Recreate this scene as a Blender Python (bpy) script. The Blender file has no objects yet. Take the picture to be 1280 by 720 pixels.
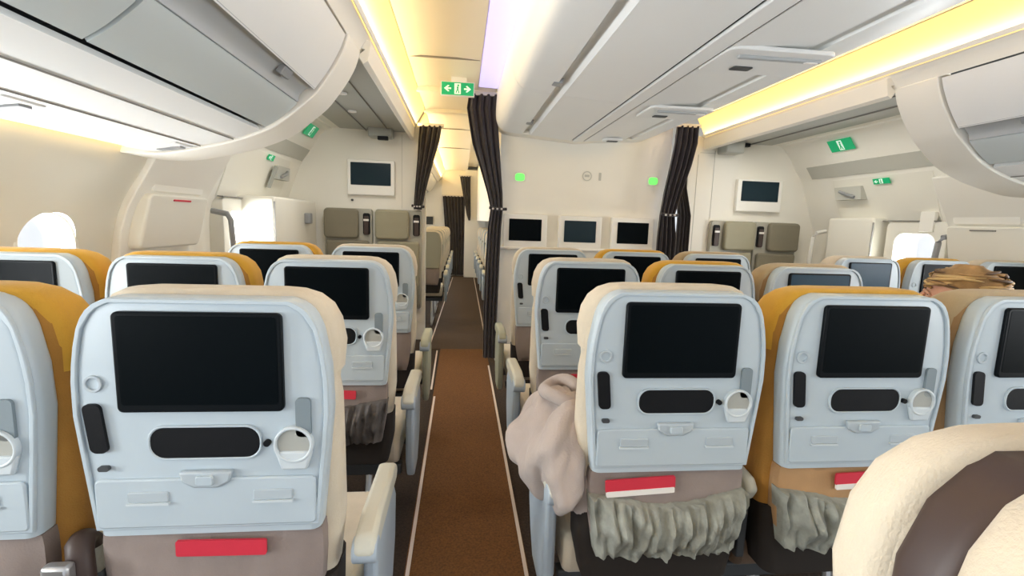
import bpy, bmesh, math, random
from mathutils import Vector, Matrix, noise
random.seed(7)
scn = bpy.context.scene
COL = bpy.context.scene.collection
R = math.radians
H = 1.3                      # eye height
CX = 0.988                   # centre line of the cabin

# ------------------------------------------------------------------ materials
MATS = {}
def mat(name, col, rough=.5, metal=0, spec=.5, nscale=0, namt=.0, bump=0, bscale=60, emit=None, estr=0, sheen=0, coat=0):
    m = bpy.data.materials.new(name); m.use_nodes = True
    nt = m.node_tree; b = nt.nodes['Principled BSDF']
    b.inputs['Base Color'].default_value = (*col, 1)
    b.inputs['Roughness'].default_value = rough
    b.inputs['Metallic'].default_value = metal
    b.inputs['Specular IOR Level'].default_value = spec
    if sheen: b.inputs['Sheen Weight'].default_value = sheen
    if coat: b.inputs['Coat Weight'].default_value = coat
    tc = nt.nodes.new('ShaderNodeTexCoord')
    if namt:
        n = nt.nodes.new('ShaderNodeTexNoise'); n.inputs['Scale'].default_value = nscale; n.inputs['Detail'].default_value = 4
        nt.links.new(tc.outputs['Object'], n.inputs['Vector'])
        r = nt.nodes.new('ShaderNodeMapRange'); r.inputs['From Min'].default_value = .25; r.inputs['From Max'].default_value = .75
        r.inputs['To Min'].default_value = 1-namt; r.inputs['To Max'].default_value = 1+namt
        nt.links.new(n.outputs['Fac'], r.inputs['Value'])
        mx = nt.nodes.new('ShaderNodeVectorMath'); mx.operation = 'SCALE'
        mx.inputs[0].default_value = col
        nt.links.new(r.outputs['Result'], mx.inputs['Scale'])
        nt.links.new(mx.outputs['Vector'], b.inputs['Base Color'])
    if bump:
        n2 = nt.nodes.new('ShaderNodeTexNoise'); n2.inputs['Scale'].default_value = bscale; n2.inputs['Detail'].default_value = 3
        nt.links.new(tc.outputs['Object'], n2.inputs['Vector'])
        bp = nt.nodes.new('ShaderNodeBump'); bp.inputs['Strength'].default_value = bump; bp.inputs['Distance'].default_value = .004
        nt.links.new(n2.outputs['Fac'], bp.inputs['Height']); nt.links.new(bp.outputs['Normal'], b.inputs['Normal'])
    if emit:
        b.inputs['Emission Color'].default_value = (*emit, 1); b.inputs['Emission Strength'].default_value = estr
    MATS[name] = m
    return m
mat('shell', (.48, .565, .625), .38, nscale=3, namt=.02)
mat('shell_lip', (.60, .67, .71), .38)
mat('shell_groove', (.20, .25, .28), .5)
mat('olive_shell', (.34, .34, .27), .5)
mat('screen', (.0015, .0035, .005), .35, spec=.05)
mat('screen_far', (.012, .028, .040), .25, spec=.2)
mat('bezel', (.004, .006, .008), .35, spec=.1)
mat('dark', (.008, .009, .011), .5, spec=.15)
mat('dark_grey', (.05, .055, .06), .5)
mat('fab_cream', (.62, .55, .43), .85, nscale=14, namt=.08, bump=.3, bscale=300, sheen=.2)
mat('fab_yellow', (.62, .34, .03), .8, nscale=14, namt=.10, bump=.3, bscale=300, sheen=.2)
mat('fab_brown', (.33, .20, .09), .85, nscale=14, namt=.12, bump=.3, bscale=300, sheen=.2)
mat('underseat_shade', (.018, .013, .010), .9)
mat('fab_yellow_shaded', (.40, .19, .03), .85, nscale=14, namt=.12, bump=.3, bscale=300, sheen=.1)  # yellow fabric darkened: shading of the backrest put into its colour
mat('fab_seat', (.20, .14, .10), .9, nscale=14, namt=.12, bump=.3, bscale=300)
mat('pocket', (.27, .22, .20), .9, nscale=10, namt=.10, bump=.25, bscale=250)
mat('pocket_tan', (.42, .25, .12), .9, nscale=10, namt=.10, bump=.25, bscale=250)
mat('mesh_light', (.30, .31, .27), .7, nscale=30, namt=.25, bump=.5, bscale=120)
mat('mesh_dark', (.10, .09, .085), .8, nscale=30, namt=.2, bump=.5, bscale=120)
mat('arm_cream', (.60, .60, .52), .5, nscale=5, namt=.03)
mat('arm_green', (.42, .44, .34), .55, nscale=5, namt=.03)
mat('arm_blue', (.42, .50, .58), .5)
mat('metal', (.55, .56, .58), .3, metal=.8)
mat('red', (.62, .03, .06), .5)
mat('card_white', (.85, .82, .78), .5)
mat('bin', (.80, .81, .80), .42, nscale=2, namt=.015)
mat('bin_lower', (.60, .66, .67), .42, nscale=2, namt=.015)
mat('bin_gap', (.10, .11, .12), .6)
mat('grey_handle', (.28, .29, .30), .45)
mat('lining', (.84, .82, .75), .75, nscale=2, namt=.02)
mat('lining_shade', (.50, .50, .45), .55)
mat('sidewall', (.70, .67, .57), .55, nscale=2, namt=.02)
mat('panel', (.78, .76, .68), .5)
mat('recess', (.40, .41, .38), .5)
mat('ceil', (.78, .74, .64), .5, nscale=2, namt=.02)
mat('psu', (.80, .81, .80), .45)
mat('seam', (.22, .21, .19), .6)
mat('carpet', (.045, .028, .018), .95, nscale=90, namt=.45, bump=.8, bscale=400)
mat('runner', (.165, .070, .018), .95, nscale=120, namt=.40, bump=.9, bscale=420)
mat('runner_far', (.085, .055, .036), .95, nscale=120, namt=.35, bump=.9, bscale=420)
mat('strip', (.72, .62, .55), .5)
mat('curtain', (.022, .017, .019), .9, nscale=20, namt=.2, bump=.3, bscale=200, sheen=.3)
mat('curtain_tie', (.55, .53, .50), .4, metal=.3)
mat('jump', (.22, .20, .145), .7, nscale=6, namt=.05)
mat('jump_olive', (.33, .31, .22), .7, nscale=6, namt=.05)
mat('jump_shell', (.42, .41, .35), .5)
mat('wallmon', (.90, .89, .84), .45)
mat('green', (.0, .33, .13), .4, emit=(.0, .42, .16), estr=.35)
mat('greenglow', (.1, .8, .1), .4, emit=(.18, 1, .16), estr=.95)
mat('signwhite', (.8, .9, .82), .4, emit=(.7, .95, .8), estr=.35)
mat('cove', (.9, .7, .3), .5, emit=(1.0, .66, .20), estr=1.12)
mat('coveglow', (.9, .7, .3), .5, emit=(1.0, .70, .28), estr=6.0)
mat('violet', (.6, .55, .9), .5, emit=(.60, .56, 1.0), estr=.85)
mat('skin', (.56, .30, .20), .55)
mat('hair', (.30, .17, .06), .6, nscale=25, namt=.45, bump=.6, bscale=60)
mat('hair_dark', (.10, .05, .02), .6)
mat('hair_blond', (.50, .33, .13), .55)
mat('shirt', (.36, .10, .09), .85, nscale=12, namt=.1)
mat('trousers', (.04, .05, .08), .85)
mat('lips', (.42, .10, .09), .5)
mat('eyewhite', (.8, .78, .75), .3)
mat('jacket', (.44, .375, .34), .9, nscale=9, namt=.10, bump=.35, bscale=160, sheen=.2)
mat('leather', (.05, .03, .025), .5)
# window glass: thin, clear with a soft reflection
m = bpy.data.materials.new('pane_glass'); m.use_nodes = True; nt = m.node_tree; nt.nodes.clear()
o_ = nt.nodes.new('ShaderNodeOutputMaterial'); t_ = nt.nodes.new('ShaderNodeBsdfTransparent'); g_ = nt.nodes.new('ShaderNodeBsdfGlossy')
g_.inputs['Roughness'].default_value = .1; x_ = nt.nodes.new('ShaderNodeMixShader'); x_.inputs[0].default_value = .08
nt.links.new(t_.outputs[0], x_.inputs[1]); nt.links.new(g_.outputs[0], x_.inputs[2]); nt.links.new(x_.outputs[0], o_.inputs[0])
MATS['pane_glass'] = m

# ------------------------------------------------------------------ mesh helpers
def obj(name, bm, m, parent=None, bevel=0, seg=2, smooth=40, sub=0):
    bmesh.ops.remove_doubles(bm, verts=bm.verts, dist=1e-6)
    bmesh.ops.recalc_face_normals(bm, faces=bm.faces)
    me = bpy.data.meshes.new(name); bm.to_mesh(me); bm.free()
    me.materials.append(MATS[m])
    for p in me.polygons: p.use_smooth = True
    if smooth < 180: me.set_sharp_from_angle(angle=R(smooth))
    o = bpy.data.objects.new(name, me); COL.objects.link(o)
    if parent is not None: o.parent = parent
    if bevel:
        b = o.modifiers.new('bevel', 'BEVEL'); b.width = bevel; b.segments = seg; b.limit_method = 'ANGLE'; b.angle_limit = R(40)
        b.harden_normals = False
    if sub:
        s = o.modifiers.new('sub', 'SUBSURF'); s.levels = sub; s.render_levels = sub
    return o
def tag(o, label=None, cat=None, group=None, kind=None):
    if label: o['label'] = label
    if cat: o['category'] = cat
    if group: o['group'] = group
    if kind: o['kind'] = kind
    return o
def thing(name, label, cat, loc=(0, 0, 0), rz=0, group=None):
    o = bpy.data.objects.new(name, None); COL.objects.link(o); o.empty_display_size = .1
    o.location = loc; o.rotation_euler = (0, 0, rz)
    return tag(o, label, cat, group)
def struct(name, bm, m, parent=None, **k):
    o = obj(name, bm, m, parent, **k)
    if parent is None: o['kind'] = 'structure'
    return o
def B(): return bmesh.new()
def box(bm, x0, x1, y0, y1, z0, z1):
    v = [bm.verts.new((x, y, z)) for x in (x0, x1) for y in (y0, y1) for z in (z0, z1)]
    for f in ((0, 1, 3, 2), (4, 6, 7, 5), (0, 4, 5, 1), (2, 3, 7, 6), (0, 2, 6, 4), (1, 5, 7, 3)): bm.faces.new([v[i] for i in f])
    return bm
def bx(*a): return box(B(), *a)
def prism(bm, poly, axis, a0, a1, f=None):
    """poly: list of 2-D points; axis 'x','y','z' = extrusion axis. remaining axes in order."""
    def P(p, a):
        q = {'x': (a, p[0], p[1]), 'y': (p[0], a, p[1]), 'z': (p[0], p[1], a)}[axis]
        return f(q) if f else q
    A = [bm.verts.new(P(p, a0)) for p in poly]; C = [bm.verts.new(P(p, a1)) for p in poly]
    n = len(poly)
    bm.faces.new(A); bm.faces.new(C[::-1])
    for i in range(n): bm.faces.new([A[i], C[i], C[(i+1) % n], A[(i+1) % n]])
    return bm
def rr(cx, cz, w, h, r, n=5):
    out = []
    for k, (sx, sz) in enumerate(((1, 1), (-1, 1), (-1, -1), (1, -1))):
        for i in range(n+1):
            a = k*math.pi/2 + i/n*math.pi/2
            out.append((cx+sx*(w/2-r)+r*math.cos(a), cz+sz*(h/2-r)+r*math.sin(a)))
    return out
def circ(cx, cz, r, n=20): return [(cx+r*math.cos(2*math.pi*i/n), cz+r*math.sin(2*math.pi*i/n)) for i in range(n)]
def loft(bm, rings, cap=True, closed=True):
    V = [[bm.verts.new(p) for p in r] for r in rings]
    n = len(rings[0])
    for a, b in zip(V, V[1:]):
        for i in range(n if closed else n-1):
            j = (i+1) % n
            bm.faces.new([a[i], a[j], b[j], b[i]])
    if cap: bm.faces.new(V[0][::-1]); bm.faces.new(V[-1])
    return bm
def tube(bm, pts, r, n=8):
    pts = [Vector(p) for p in pts]; rings = []
    rs = r if isinstance(r, (list, tuple)) else [r]*len(pts)
    for i, p in enumerate(pts):
        d = (pts[min(i+1, len(pts)-1)]-pts[max(i-1, 0)]).normalized()
        up = Vector((0, 0, 1)) if abs(d.z) < .9 else Vector((1, 0, 0))
        a = d.cross(up).normalized(); b = d.cross(a).normalized()
        rings.append([tuple(p+rs[i]*(a*math.cos(2*math.pi*k/n)+b*math.sin(2*math.pi*k/n))) for k in range(n)])
    return loft(bm, rings)
def ring_prism(bm, outer, inner, axis, a0, a1):
    def P(p, a): return {'x': (a, p[0], p[1]), 'y': (p[0], a, p[1]), 'z': (p[0], p[1], a)}[axis]
    L = [[bm.verts.new(P(p, a)) for p in q] for q in (outer, inner) for a in (a0, a1)]
    n = len(outer)
    for i in range(n):
        j = (i+1) % n
        bm.faces.new([L[0][i], L[0][j], L[1][j], L[1][i]])
        bm.faces.new([L[2][i], L[2][j], L[3][j], L[3][i]])
        bm.faces.new([L[0][i], L[0][j], L[2][j], L[2][i]])
        bm.faces.new([L[1][i], L[1][j], L[3][j], L[3][i]])
    return bm
def sheet(bm, prof, y0, y1, t):
    """solid sheet: open (x,z) profile, thickened by the offset t to its left side, extruded along y"""
    n = len(prof); off = []
    for i, p in enumerate(prof):
        a = Vector(prof[max(i-1, 0)]); b = Vector(prof[min(i+1, n-1)]); d = (b-a).normalized()
        off.append((p[0]-d.y*t, p[1]+d.x*t))
    A = [[bm.verts.new((q[0], y, q[1])) for q in L] for L in (prof, off) for y in (y0, y1)]
    for i in range(n-1):
        bm.faces.new([A[0][i], A[0][i+1], A[1][i+1], A[1][i]])
        bm.faces.new([A[2][i], A[2][i+1], A[3][i+1], A[3][i]])
        for k in (0, 1): bm.faces.new([A[k][i], A[k][i+1], A[k+2][i+1], A[k+2][i]])
    for i in (0, n-1): bm.faces.new([A[0][i], A[1][i], A[3][i], A[2][i]])
    return bm
def mir(prof): return [(2*CX-x, z) for x, z in prof]
def cut(o, cutters):
    for c in cutters:
        m = o.modifiers.new('b', 'BOOLEAN'); m.operation = 'DIFFERENCE'; m.solver = 'EXACT'; m.object = c
    dg = bpy.context.evaluated_depsgraph_get(); dg.update()
    me = bpy.data.meshes.new_from_object(o.evaluated_get(dg))
    o.modifiers.clear(); o.data = me
    for c in cutters: bpy.data.objects.remove(c)
    return o
def copy_tree(o, parent=None):
    c = o.copy(); COL.objects.link(c)
    if parent is not None: c.parent = parent
    for ch in o.children: copy_tree(ch, c)
    return c

# ------------------------------------------------------------------ room shell
Y0, YL, YR, YB, YE = -1.6, 5.2, 4.9, 4.4, 11.6
struct('floor', bx(CX-2.9, CX+2.9, Y0, YE, -.06, 0), 'carpet')
# aisle carpets lie on the dark floor carpet
tag(obj('aisle_carpet', bx(-.185, .275, Y0, 4.79, .0005, .006), 'runner'), 'orange-brown carpet running down the near aisle between the light strips', 'carpet')
tag(obj('aisle_carpet', bx(-.32, .32, 4.79, 11.2, .0005, .006), 'runner_far'), 'darker grey-brown carpet of the aisle beyond the curtains', 'carpet')
for (x0, y0, x1, y1, lab) in ((-.173, .2, -.173, 3.45, 'pale floor path strip along the left edge of the orange-brown carpet'),
                        (-.205, 3.60, -.215, 4.72, 'short pale floor path strip on the left beside the front-row armrest'),
                        (-.30, 4.95, -.17, 11.0, 'thin pale floor path strip on the left of the far aisle'),
                        (.262, .2, .268, 4.22, 'pale floor path strip along the right edge of the orange-brown carpet'),
                        (.285, 4.62, .31, 11.0, 'thin pale floor path strip on the right of the far aisle')):
    w = .007
    tag(obj('floor_path_strip', prism(B(), [(x0-w, y0), (x0+w, y0), (x1+w, y1), (x1-w, y1)], 'z', .0065, .010), 'strip'), lab, 'floor strip', None)

# side walls (right-hand profile, mirrored for the left)
SW = [(3.53, 1.60), (3.56, 1.52), (3.64, 1.40), (3.70, 1.28), (3.74, 1.12), (3.755, .95), (3.745, .7), (3.70, .4), (3.60, .0)]
DP = [(2.526, 2.134), (2.545, 2.175), (3.22, 2.185), (3.30, 2.17), (3.36, 2.145), (3.44, 2.05), (3.505, 1.945), (3.585, 1.835), (3.64, 1.71), (3.70, 1.545), (3.75, 1.42), (3.79, 1.30), (3.80, 1.1), (3.79, .8), (3.73, .4), (3.62, 0)]
def smoothp(p, n=3):
    out = []
    for i in range(len(p)-1):
        p0 = Vector(p[max(i-1, 0)]); p1 = Vector(p[i]); p2 = Vector(p[i+1]); p3 = Vector(p[min(i+2, len(p)-1)])
        for k in range(n):
            t = k/n
            q = .5*((2*p1)+(-p0+p2)*t+(2*p0-5*p1+4*p2-p3)*t*t+(-p0+3*p1-3*p2+p3)*t**3)
            out.append((q.x, q.y))
    return out+[tuple(p[-1])]
def wall(side, prof, y0, y1, name, m, t=.05, holes=()):
    p = smoothp(prof) if side == 'right' else mir(smoothp(prof))
    o = struct(name, sheet(B(), p, y0, y1, t if side == 'right' else -t), m)
    if holes:
        cs = []
        for (cy, cz, w, h, r) in holes:
            x0, x1 = (3.3, 4.2) if side == 'right' else (2*CX-4.2, 2*CX-3.3)
            cs.append(obj('c', prism(B(), rr(cy, cz, w, h, r, 8), 'x', x0, x1), m))
        cut(o, cs)
        o.data.set_sharp_from_angle(angle=R(40))
    return o
WZ = 1.075
LWY = [2.27-.632*i for i in range(6)]; RWY = [1.80-.63*i for i in range(6)]
farwin = [(5.9+.62*i, WZ, .27, .37, .11) for i in range(8)]
wall('left', SW, Y0, 2.72, 'wall_left', 'sidewall', holes=[(y_, WZ, .30, .40, .13) for y_ in LWY])
wall('right', SW, Y0, 2.72, 'wall_right', 'sidewall', holes=[(y_, WZ, .28, .38, .12) for y_ in RWY])
wall('left', DP, 2.72, YL+.02, 'wall_left', 'lining', holes=[(4.02, 1.16, .42, .36, .1)])
wall('right', DP, 2.72, YR+.02, 'wall_right', 'lining', holes=[(3.62, 1.16, .42, .36, .1)])
wall('left', SW, YL+.1, YE, 'wall_left', 'sidewall', holes=farwin)
nw = [0]
def window(side, cy, cz, w, h, r, x):
    nw[0] += 1; s = 1 if side == 'right' else -1
    X = lambda d: x+s*d
    o = struct('window_%d' % nw[0], ring_prism(B(), rr(cy, cz, w+.03, h+.03, r+.01, 8), rr(cy, cz, w-.012, h-.012, r, 8), 'x', X(-.012), X(.05)), 'panel', bevel=.004)
    obj('pane', prism(B(), rr(cy, cz, w, h, r, 8), 'x', X(.052), X(.056)), 'pane_glass', o)
for y_ in LWY: window('left', y_, WZ, .30, .40, .13, 2*CX-3.745)
for y_ in RWY: window('right', y_, WZ, .28, .38, .12, 3.745)
for w_ in farwin: window('left', *w_, 2*CX-3.745)

# lower end of window wall meets the door zone: jamb rings
for side in ('left', 'right'):
    p = smoothp([(3.42, 1.72), (3.47, 1.62), (3.60, 1.40), (3.67, 1.26), (3.71, 1.05), (3.70, .7), (3.60, .3), (3.55, 0)])
    if side == 'left': p = mir(p)
    struct('trim_%d' % (1 if side == 'left' else 2), sheet(B(), p, 2.66, 3.28 if side=='right' else 3.36, .05 if side == 'right' else -.05), 'lining', bevel=.006)

# ceiling over the two aisles
ceil = B()
CP = [(-.385, 2.40), (-.30, 2.415), (-.05, 2.415), (.12, 2.405)]
sheet(ceil, CP, Y0, YE, .04); sheet(ceil, mir(CP)[::-1], Y0, YE, .04)
box(ceil, -.40, .27, 4.31, 4.37, 2.37, 2.44)
box(ceil, -.40, .30, 5.16, 5.24, 2.38, 2.44)
struct('ceiling', ceil, 'ceil', bevel=.004)
top = B(); box(top, CX-3, CX+3, Y0, YE, 2.50, 2.56)
struct('ceiling', top, 'ceil')
# seams across the ceiling panels
for i, y in enumerate((1.2, 2.6, 3.55, 6.2, 7.8)):
    struct('trim_%d' % (10+i), bx(-.38, .11, y, y+.004, 2.402, 2.418), 'seam')
# cove lights
def cove(x0, z0, x1, z1, y0, y1, label, m='cove', t=.012):
    d = Vector((x1-x0, z1-z0)).normalized(); n = Vector((-d.y, d.x))*t
    o = obj('cove_light', prism(B(), [(x0, z0), (x1, z1), (x1+n.x, z1+n.y), (x0+n.x, z0+n.y)], 'y', y0, y1), m)
    return tag(o, label, 'cove light')
cove(-.387, 2.395, -.485, 2.220, Y0, 5.12, 'long warm yellow cove light above the left overhead bins', t=-.012)
cove(2*CX+.387, 2.395, 2*CX+.485, 2.220, Y0, 4.86, 'long warm yellow cove light above the right overhead bins')
cove(-.387, 2.395, -.485, 2.220, 5.30, 11.2, 'warm yellow cove light of the far cabin beyond the curtains', t=-.012)
cove(.125, 2.405, .282, 2.400, Y0, 4.22, 'violet ceiling light strip beside the centre bins', 'violet')
cove(2*CX-.282, 2.400, 2*CX-.125, 2.405, Y0, 4.22, 'violet ceiling light strip beside the centre bins over the right aisle', 'violet')

# ------------------------------------------------------------------ overhead bins
FA = [(-.478, 2.222), (-.490, 2.222), (-.52, 2.19), (-.545, 2.142)]
def fascia(side, y0, y1, n):
    p = FA if side == 'left' else mir(FA)
    p2 = smoothp(p)
    struct('trim_%d' % n, sheet(B(), p2, y0, y1, .03 if side == 'right' else -.03), 'lining', bevel=.003)
fascia('left', Y0, YL, 20); fascia('right', Y0, YR, 21); fascia('left', YL+.1, YE, 22)
DOORP = smoothp([(-.550, 2.134), (-.575, 2.07), (-.615, 1.995), (-.655, 1.935), (-.695, 1.882)], 4)
LIPP = smoothp([(-.695, 1.882), (-.725, 1.885), (-.765, 1.850), (-.772, 1.818)], 3)
LOWP = smoothp([(-.772, 1.818), (-.80, 1.79), (-.86, 1.74), (-.918, 1.702)], 3)
PSUP = smoothp([(-.945, 1.688), (-1.00, 1.665), (-1.07, 1.64), (-1.22, 1.602), (-1.37, 1.572), (-1.46, 1.572), (-1.50, 1.60)], 3)
def side_bin(side, y0, y1, label, latch):
    s = 1 if side == 'left' else -1
    M_ = (lambda p: p) if side == 'left' else mir
    t = -.02*s
    base = thing('overhead_bin', label, 'overhead bin', (CX-s*(CX+.9), (y0+y1)/2, 1.7), 0, 'side overhead bins')
    inv = Matrix.Translation(-Vector(base.location))
    def part(name, bm, m, parent=None, **k):
        bmesh.ops.transform(bm, matrix=inv, verts=bm.verts)
        return obj(name, bm, m, base if parent is None else parent, **k)
    g = .003
    d = part('door', sheet(B(), M_(DOORP), y0+g, y1-g, t), 'bin', smooth=60)
    part('door_lip', sheet(B(), M_([(x+.004, z+.004) for x, z in LIPP]), y0+g, y1-g, t), 'grey_lip', d, smooth=60)
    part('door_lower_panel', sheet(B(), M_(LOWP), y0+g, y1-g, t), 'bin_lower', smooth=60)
    # latch
    part('latch', prism(B(), M_([(-.700, 1.882), (-.722, 1.850), (-.745, 1.862), (-.722, 1.895)]), 'y', latch-.045, latch+.045), 'grey_handle', d, bevel=.004)
    # body behind
    part('bin_body', prism(B(), M_([(-.60, 2.16), (-.70, 1.93), (-.96, 1.74), (-1.50, 1.66), (-1.50, 2.16)]), 'y', y0+.002, y1-.002), 'bin_gap')
    return base
mat('grey_lip', (.42, .44, .45), .4)
def psu_strip(side, y0, y1, label):
    M_ = (lambda p: p) if side == 'left' else mir
    t = -.02 if side == 'left' else .02
    base = thing('service_panel', label, 'service panel', ((-1.2 if side == 'left' else 2*CX+1.2), (y0+y1)/2, 1.6), 0)
    inv = Matrix.Translation(-Vector(base.location))
    def part(name, bm, m, **k):
        bmesh.ops.transform(bm, matrix=inv, verts=bm.verts); return obj(name, bm, m, base, **k)
    part('panel', sheet(B(), M_(PSUP), y0, y1, t), 'psu', smooth=60)
    for a, z in ((-1.068, 1.6395), (-1.215, 1.602)):
        part('seam_line', prism(B(), M_([(a-.004, z-.0005), (a+.004, z-.003), (a+.004, z+.006), (a-.004, z+.006)]), 'y', y0, y1), 'seam')
    return base, part, M_
side_bin('left', 1.35, 2.45, 'white curved overhead bin over the left window seats, next to the door end fairing', 2.14)
side_bin('left', .25, 1.34, 'white curved overhead bin at the upper left, nearer the camera', .6)
side_bin('left', -.85, .24, 'white curved overhead bin at the top left edge, nearest the camera', -.5)
side_bin('right', 1.35, 2.45, 'white curved overhead bin at the upper right beside the door fairing', 2.12)
side_bin('right', .25, 1.34, 'white curved overhead bin at the right edge, nearer the camera', .6)
for i in range(5): side_bin('left', 5.35+1.1*i, 6.44+1.1*i, 'pale overhead bin of the far cabin, %s past the black left curtain' % ('first second third fourth fifth'.split()[i]), 5.8+1.1*i)
b_, part, M_ = psu_strip('left', -.85, 2.45, 'white service panel strip under the left overhead bins')
for y in (1.60, 2.405):
    part('vent_housing', prism(B(), M_([(-1.45, 1.566), (-1.24, 1.592), (-1.24, 1.61), (-1.45, 1.59)]), 'y', y-.10, y+.045), 'psu', bevel=.006)
    part('vent', prism(B(), M_([(-1.365, 1.569), (-1.265, 1.582), (-1.265, 1.60), (-1.365, 1.59)]), 'y', y-.022, y+.022), 'grey_handle')
b_, part, M_ = psu_strip('right', -.85, 2.45, 'white service panel strip under the right overhead bins')
b_, part, M_ = psu_strip('left', 5.35, 11.2, 'white service panel strip under the far cabin bins')
# wash light between service panel and side wall
def wash(x0, x1, z, y0, y1, lab): 
    return tag(obj('wash_light', bx(x0, x1, y0, y1, z, z+.012), 'coveglow'), lab, 'wash light')
wash(-1.548, -1.515, 1.605, -.85, 2.60, 'warm yellow wash light between left service panel and window wall')
wash(2*CX+1.515, 2*CX+1.548, 1.605, -.85, 2.60, 'warm yellow wash light between right service panel and window wall')
wash(-1.548, -1.515, 1.605, 5.4, 11.2, 'warm wash light along the far cabin window wall')
# roof of the light gap
for i, (s, ya, yb) in enumerate(((0, Y0, 2.7), (1, Y0, 2.7), (0, 5.3, YE))):
    p = [(-1.47, 1.60), (-1.50, 1.66), (-1.60, 1.66)]
    if s: p = mir(p)
    struct('trim_%d' % (30+i), sheet(B(), p, ya, yb, .02 if s else -.02), 'lining')

# end fairing of the side bins
FP = smoothp([(-.537, 2.145), (-.560, 2.07), (-.600, 1.995), (-.65, 1.922), (-.70, 1.858), (-.755, 1.808), (-.85, 1.73), (-.93, 1.683), (-1.07, 1.628), (-1.22, 1.59), (-1.37, 1.56), (-1.50, 1.555), (-1.60, 1.56)], 3)
for i, (s, ye) in enumerate((('left', 2.72), ('right', 2.72))):
    p = FP+[(-1.72, 1.56), (-1.72, 2.16), (-.6, 2.16)]
    if s == 'right': p = mir(p)
    struct('trim_%d' % (40+i), prism(B(), p, 'y', 2.46, ye), 'lining', bevel=.006, smooth=50)

# centre bins: two halves that meet at the service strip
CL = smoothp([(.284, 2.405), (.276, 2.25), (.285, 2.14), (.33, 2.075), (.42, 2.053), (.505, 2.048)], 4)
CH = smoothp([(.512, 2.060), (.53, 2.085), (.56, 2.08), (.575, 2.040)], 3)
CU = smoothp([(.580, 2.041), (.70, 2.032), (.82, 2.021), (.930, 2.013)], 3)
def centre_bin(side, y0, y1, label, lys):
    M_ = (lambda p: p) if side == 'left' else mir
    s = 1 if side == 'left' else -1
    base = thing('overhead_bin', label, 'overhead bin', (CX-s*.4, (y0+y1)/2, 2.1), 0, 'centre overhead bins')
    inv = Matrix.Translation(-Vector(base.location))
    def part(name, bm, m, parent=None, **k):
        bmesh.ops.transform(bm, matrix=inv, verts=bm.verts); return obj(name, bm, m, parent or base, **k)
    g = .0015
    d = part('door', sheet(B(), M_(CL), y0+g, y1-g, .02*s), 'bin', smooth=60)
    part('door_lip', sheet(B(), M_(CH), y0+g, y1-g, .012*s), 'psu', d, smooth=60)
    part('bottom_panel', sheet(B(), M_(CU), y0+g, y1-g, .02*s), 'bin', smooth=60)
    for ly in lys:
        part('latch', prism(B(), M_([(.478, 2.046), (.524, 2.040), (.535, 2.07), (.478, 2.075)]), 'y', ly-.035, ly+.035), 'grey_handle', d, bevel=.003)
    part('bin_body', prism(B(), M_([(.31, 2.40), (.31, 2.18), (.36, 2.105), (.50, 2.082), (.50, 2.12), (.60, 2.12), (.60, 2.075), (.95, 2.05), (.95, 2.40)]), 'y', y0+.001, y1-.001), 'bin')
for i, (a, b, lab, ly) in enumerate(((2.9, 4.24, 'nearest the bulkhead', (3.78,)), (1.45, 2.898, 'second from the bulkhead', (2.70,)), (0, 1.448, 'third from the bulkhead', (1.3,)), (-1.5, -.002, 'straight overhead, furthest from the bulkhead', ()))):
    centre_bin('left', a, b, 'long white centre overhead bin on the left aisle side, '+lab, ly)
    centre_bin('right', a, b, 'long white centre overhead bin on the right aisle side, '+lab, ())
cs = thing('service_panel', 'narrow white service strip between the two rows of centre bins', 'service panel', (CX, 1.4, 2.01))
def cpart(name, bm, m, **k):
    bmesh.ops.transform(bm, matrix=Matrix.Translation((-CX, -1.4, -2.01)), verts=bm.verts); return obj(name, bm, m, cs, **k)
cpart('strip', bx(.948, 1.030, -1.5, 4.239, 2.006, 2.03), 'psu', bevel=.004)
cpart('dark_gap', bx(.928, .947, -1.5, 4.239, 2.022, 2.035), 'dark')
cpart('seam_line', bx(1.031, 1.046, -1.5, 4.239, 2.016, 2.035), 'seam')
# end cap of the centre bins over the bulkhead
ec = [(.284, 2.44)]+[(x, z+.002) for x, z in CL]+[(.7, 2.034), (CX, 2.012)]
ec = ec+[(2*CX-x, z) for x, z in ec[::-1]][1:]
struct('trim_50', prism(B(), ec, 'y', 4.24, 4.42), 'lining', bevel=.004, smooth=50)
# reading light units on the right half of the centre bins
def reading_unit(x, y, w, label, long=False):
    t = thing('reading_light_unit', label, 'reading light', (x, y, 2.02))
    obj('housing', prism(B(), rr(0.04 if long else 0, 0, w, .30 if long else .13, .04), 'z', -.014, .004), 'psu', t, bevel=.005)
    obj('vent', prism(B(), rr(-.02 if long else 0, .07 if long else 0, .09, .05, .01), 'z', -.018, -.010), 'dark_grey', t)
    if long:
        obj('light_bar', prism(B(), rr(.06, -.08, w*.8, .025, .012), 'z', -.026, -.012), 'grey_lip', t, bevel=.004)
        obj('lamp', prism(B(), rr(.06+w*.3, -.08, .06, .02, .009), 'z', -.029, -.024), 'card_white', t)
reading_unit(1.235, 2.06, .46, 'white reading light unit under the right centre bin, the larger and nearer one', True)
reading_unit(1.28, 3.05, .40, 'white reading light unit under the right centre bin, halfway to the bulkhead', True)
reading_unit(1.26, 4.12, .16, 'small dark vent under the right centre bin close to the bulkhead')

# ------------------------------------------------------------------ bulkheads
def wall_box(name, x0, x1, y0, y1, z0, z1, m='lining'): return struct(name, bx(x0, x1, y0, y1, z0, z1), m, bevel=.006)
wall_box('wall_front', .335, 1.915, YB, 5.0, 0, 2.45)
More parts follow.
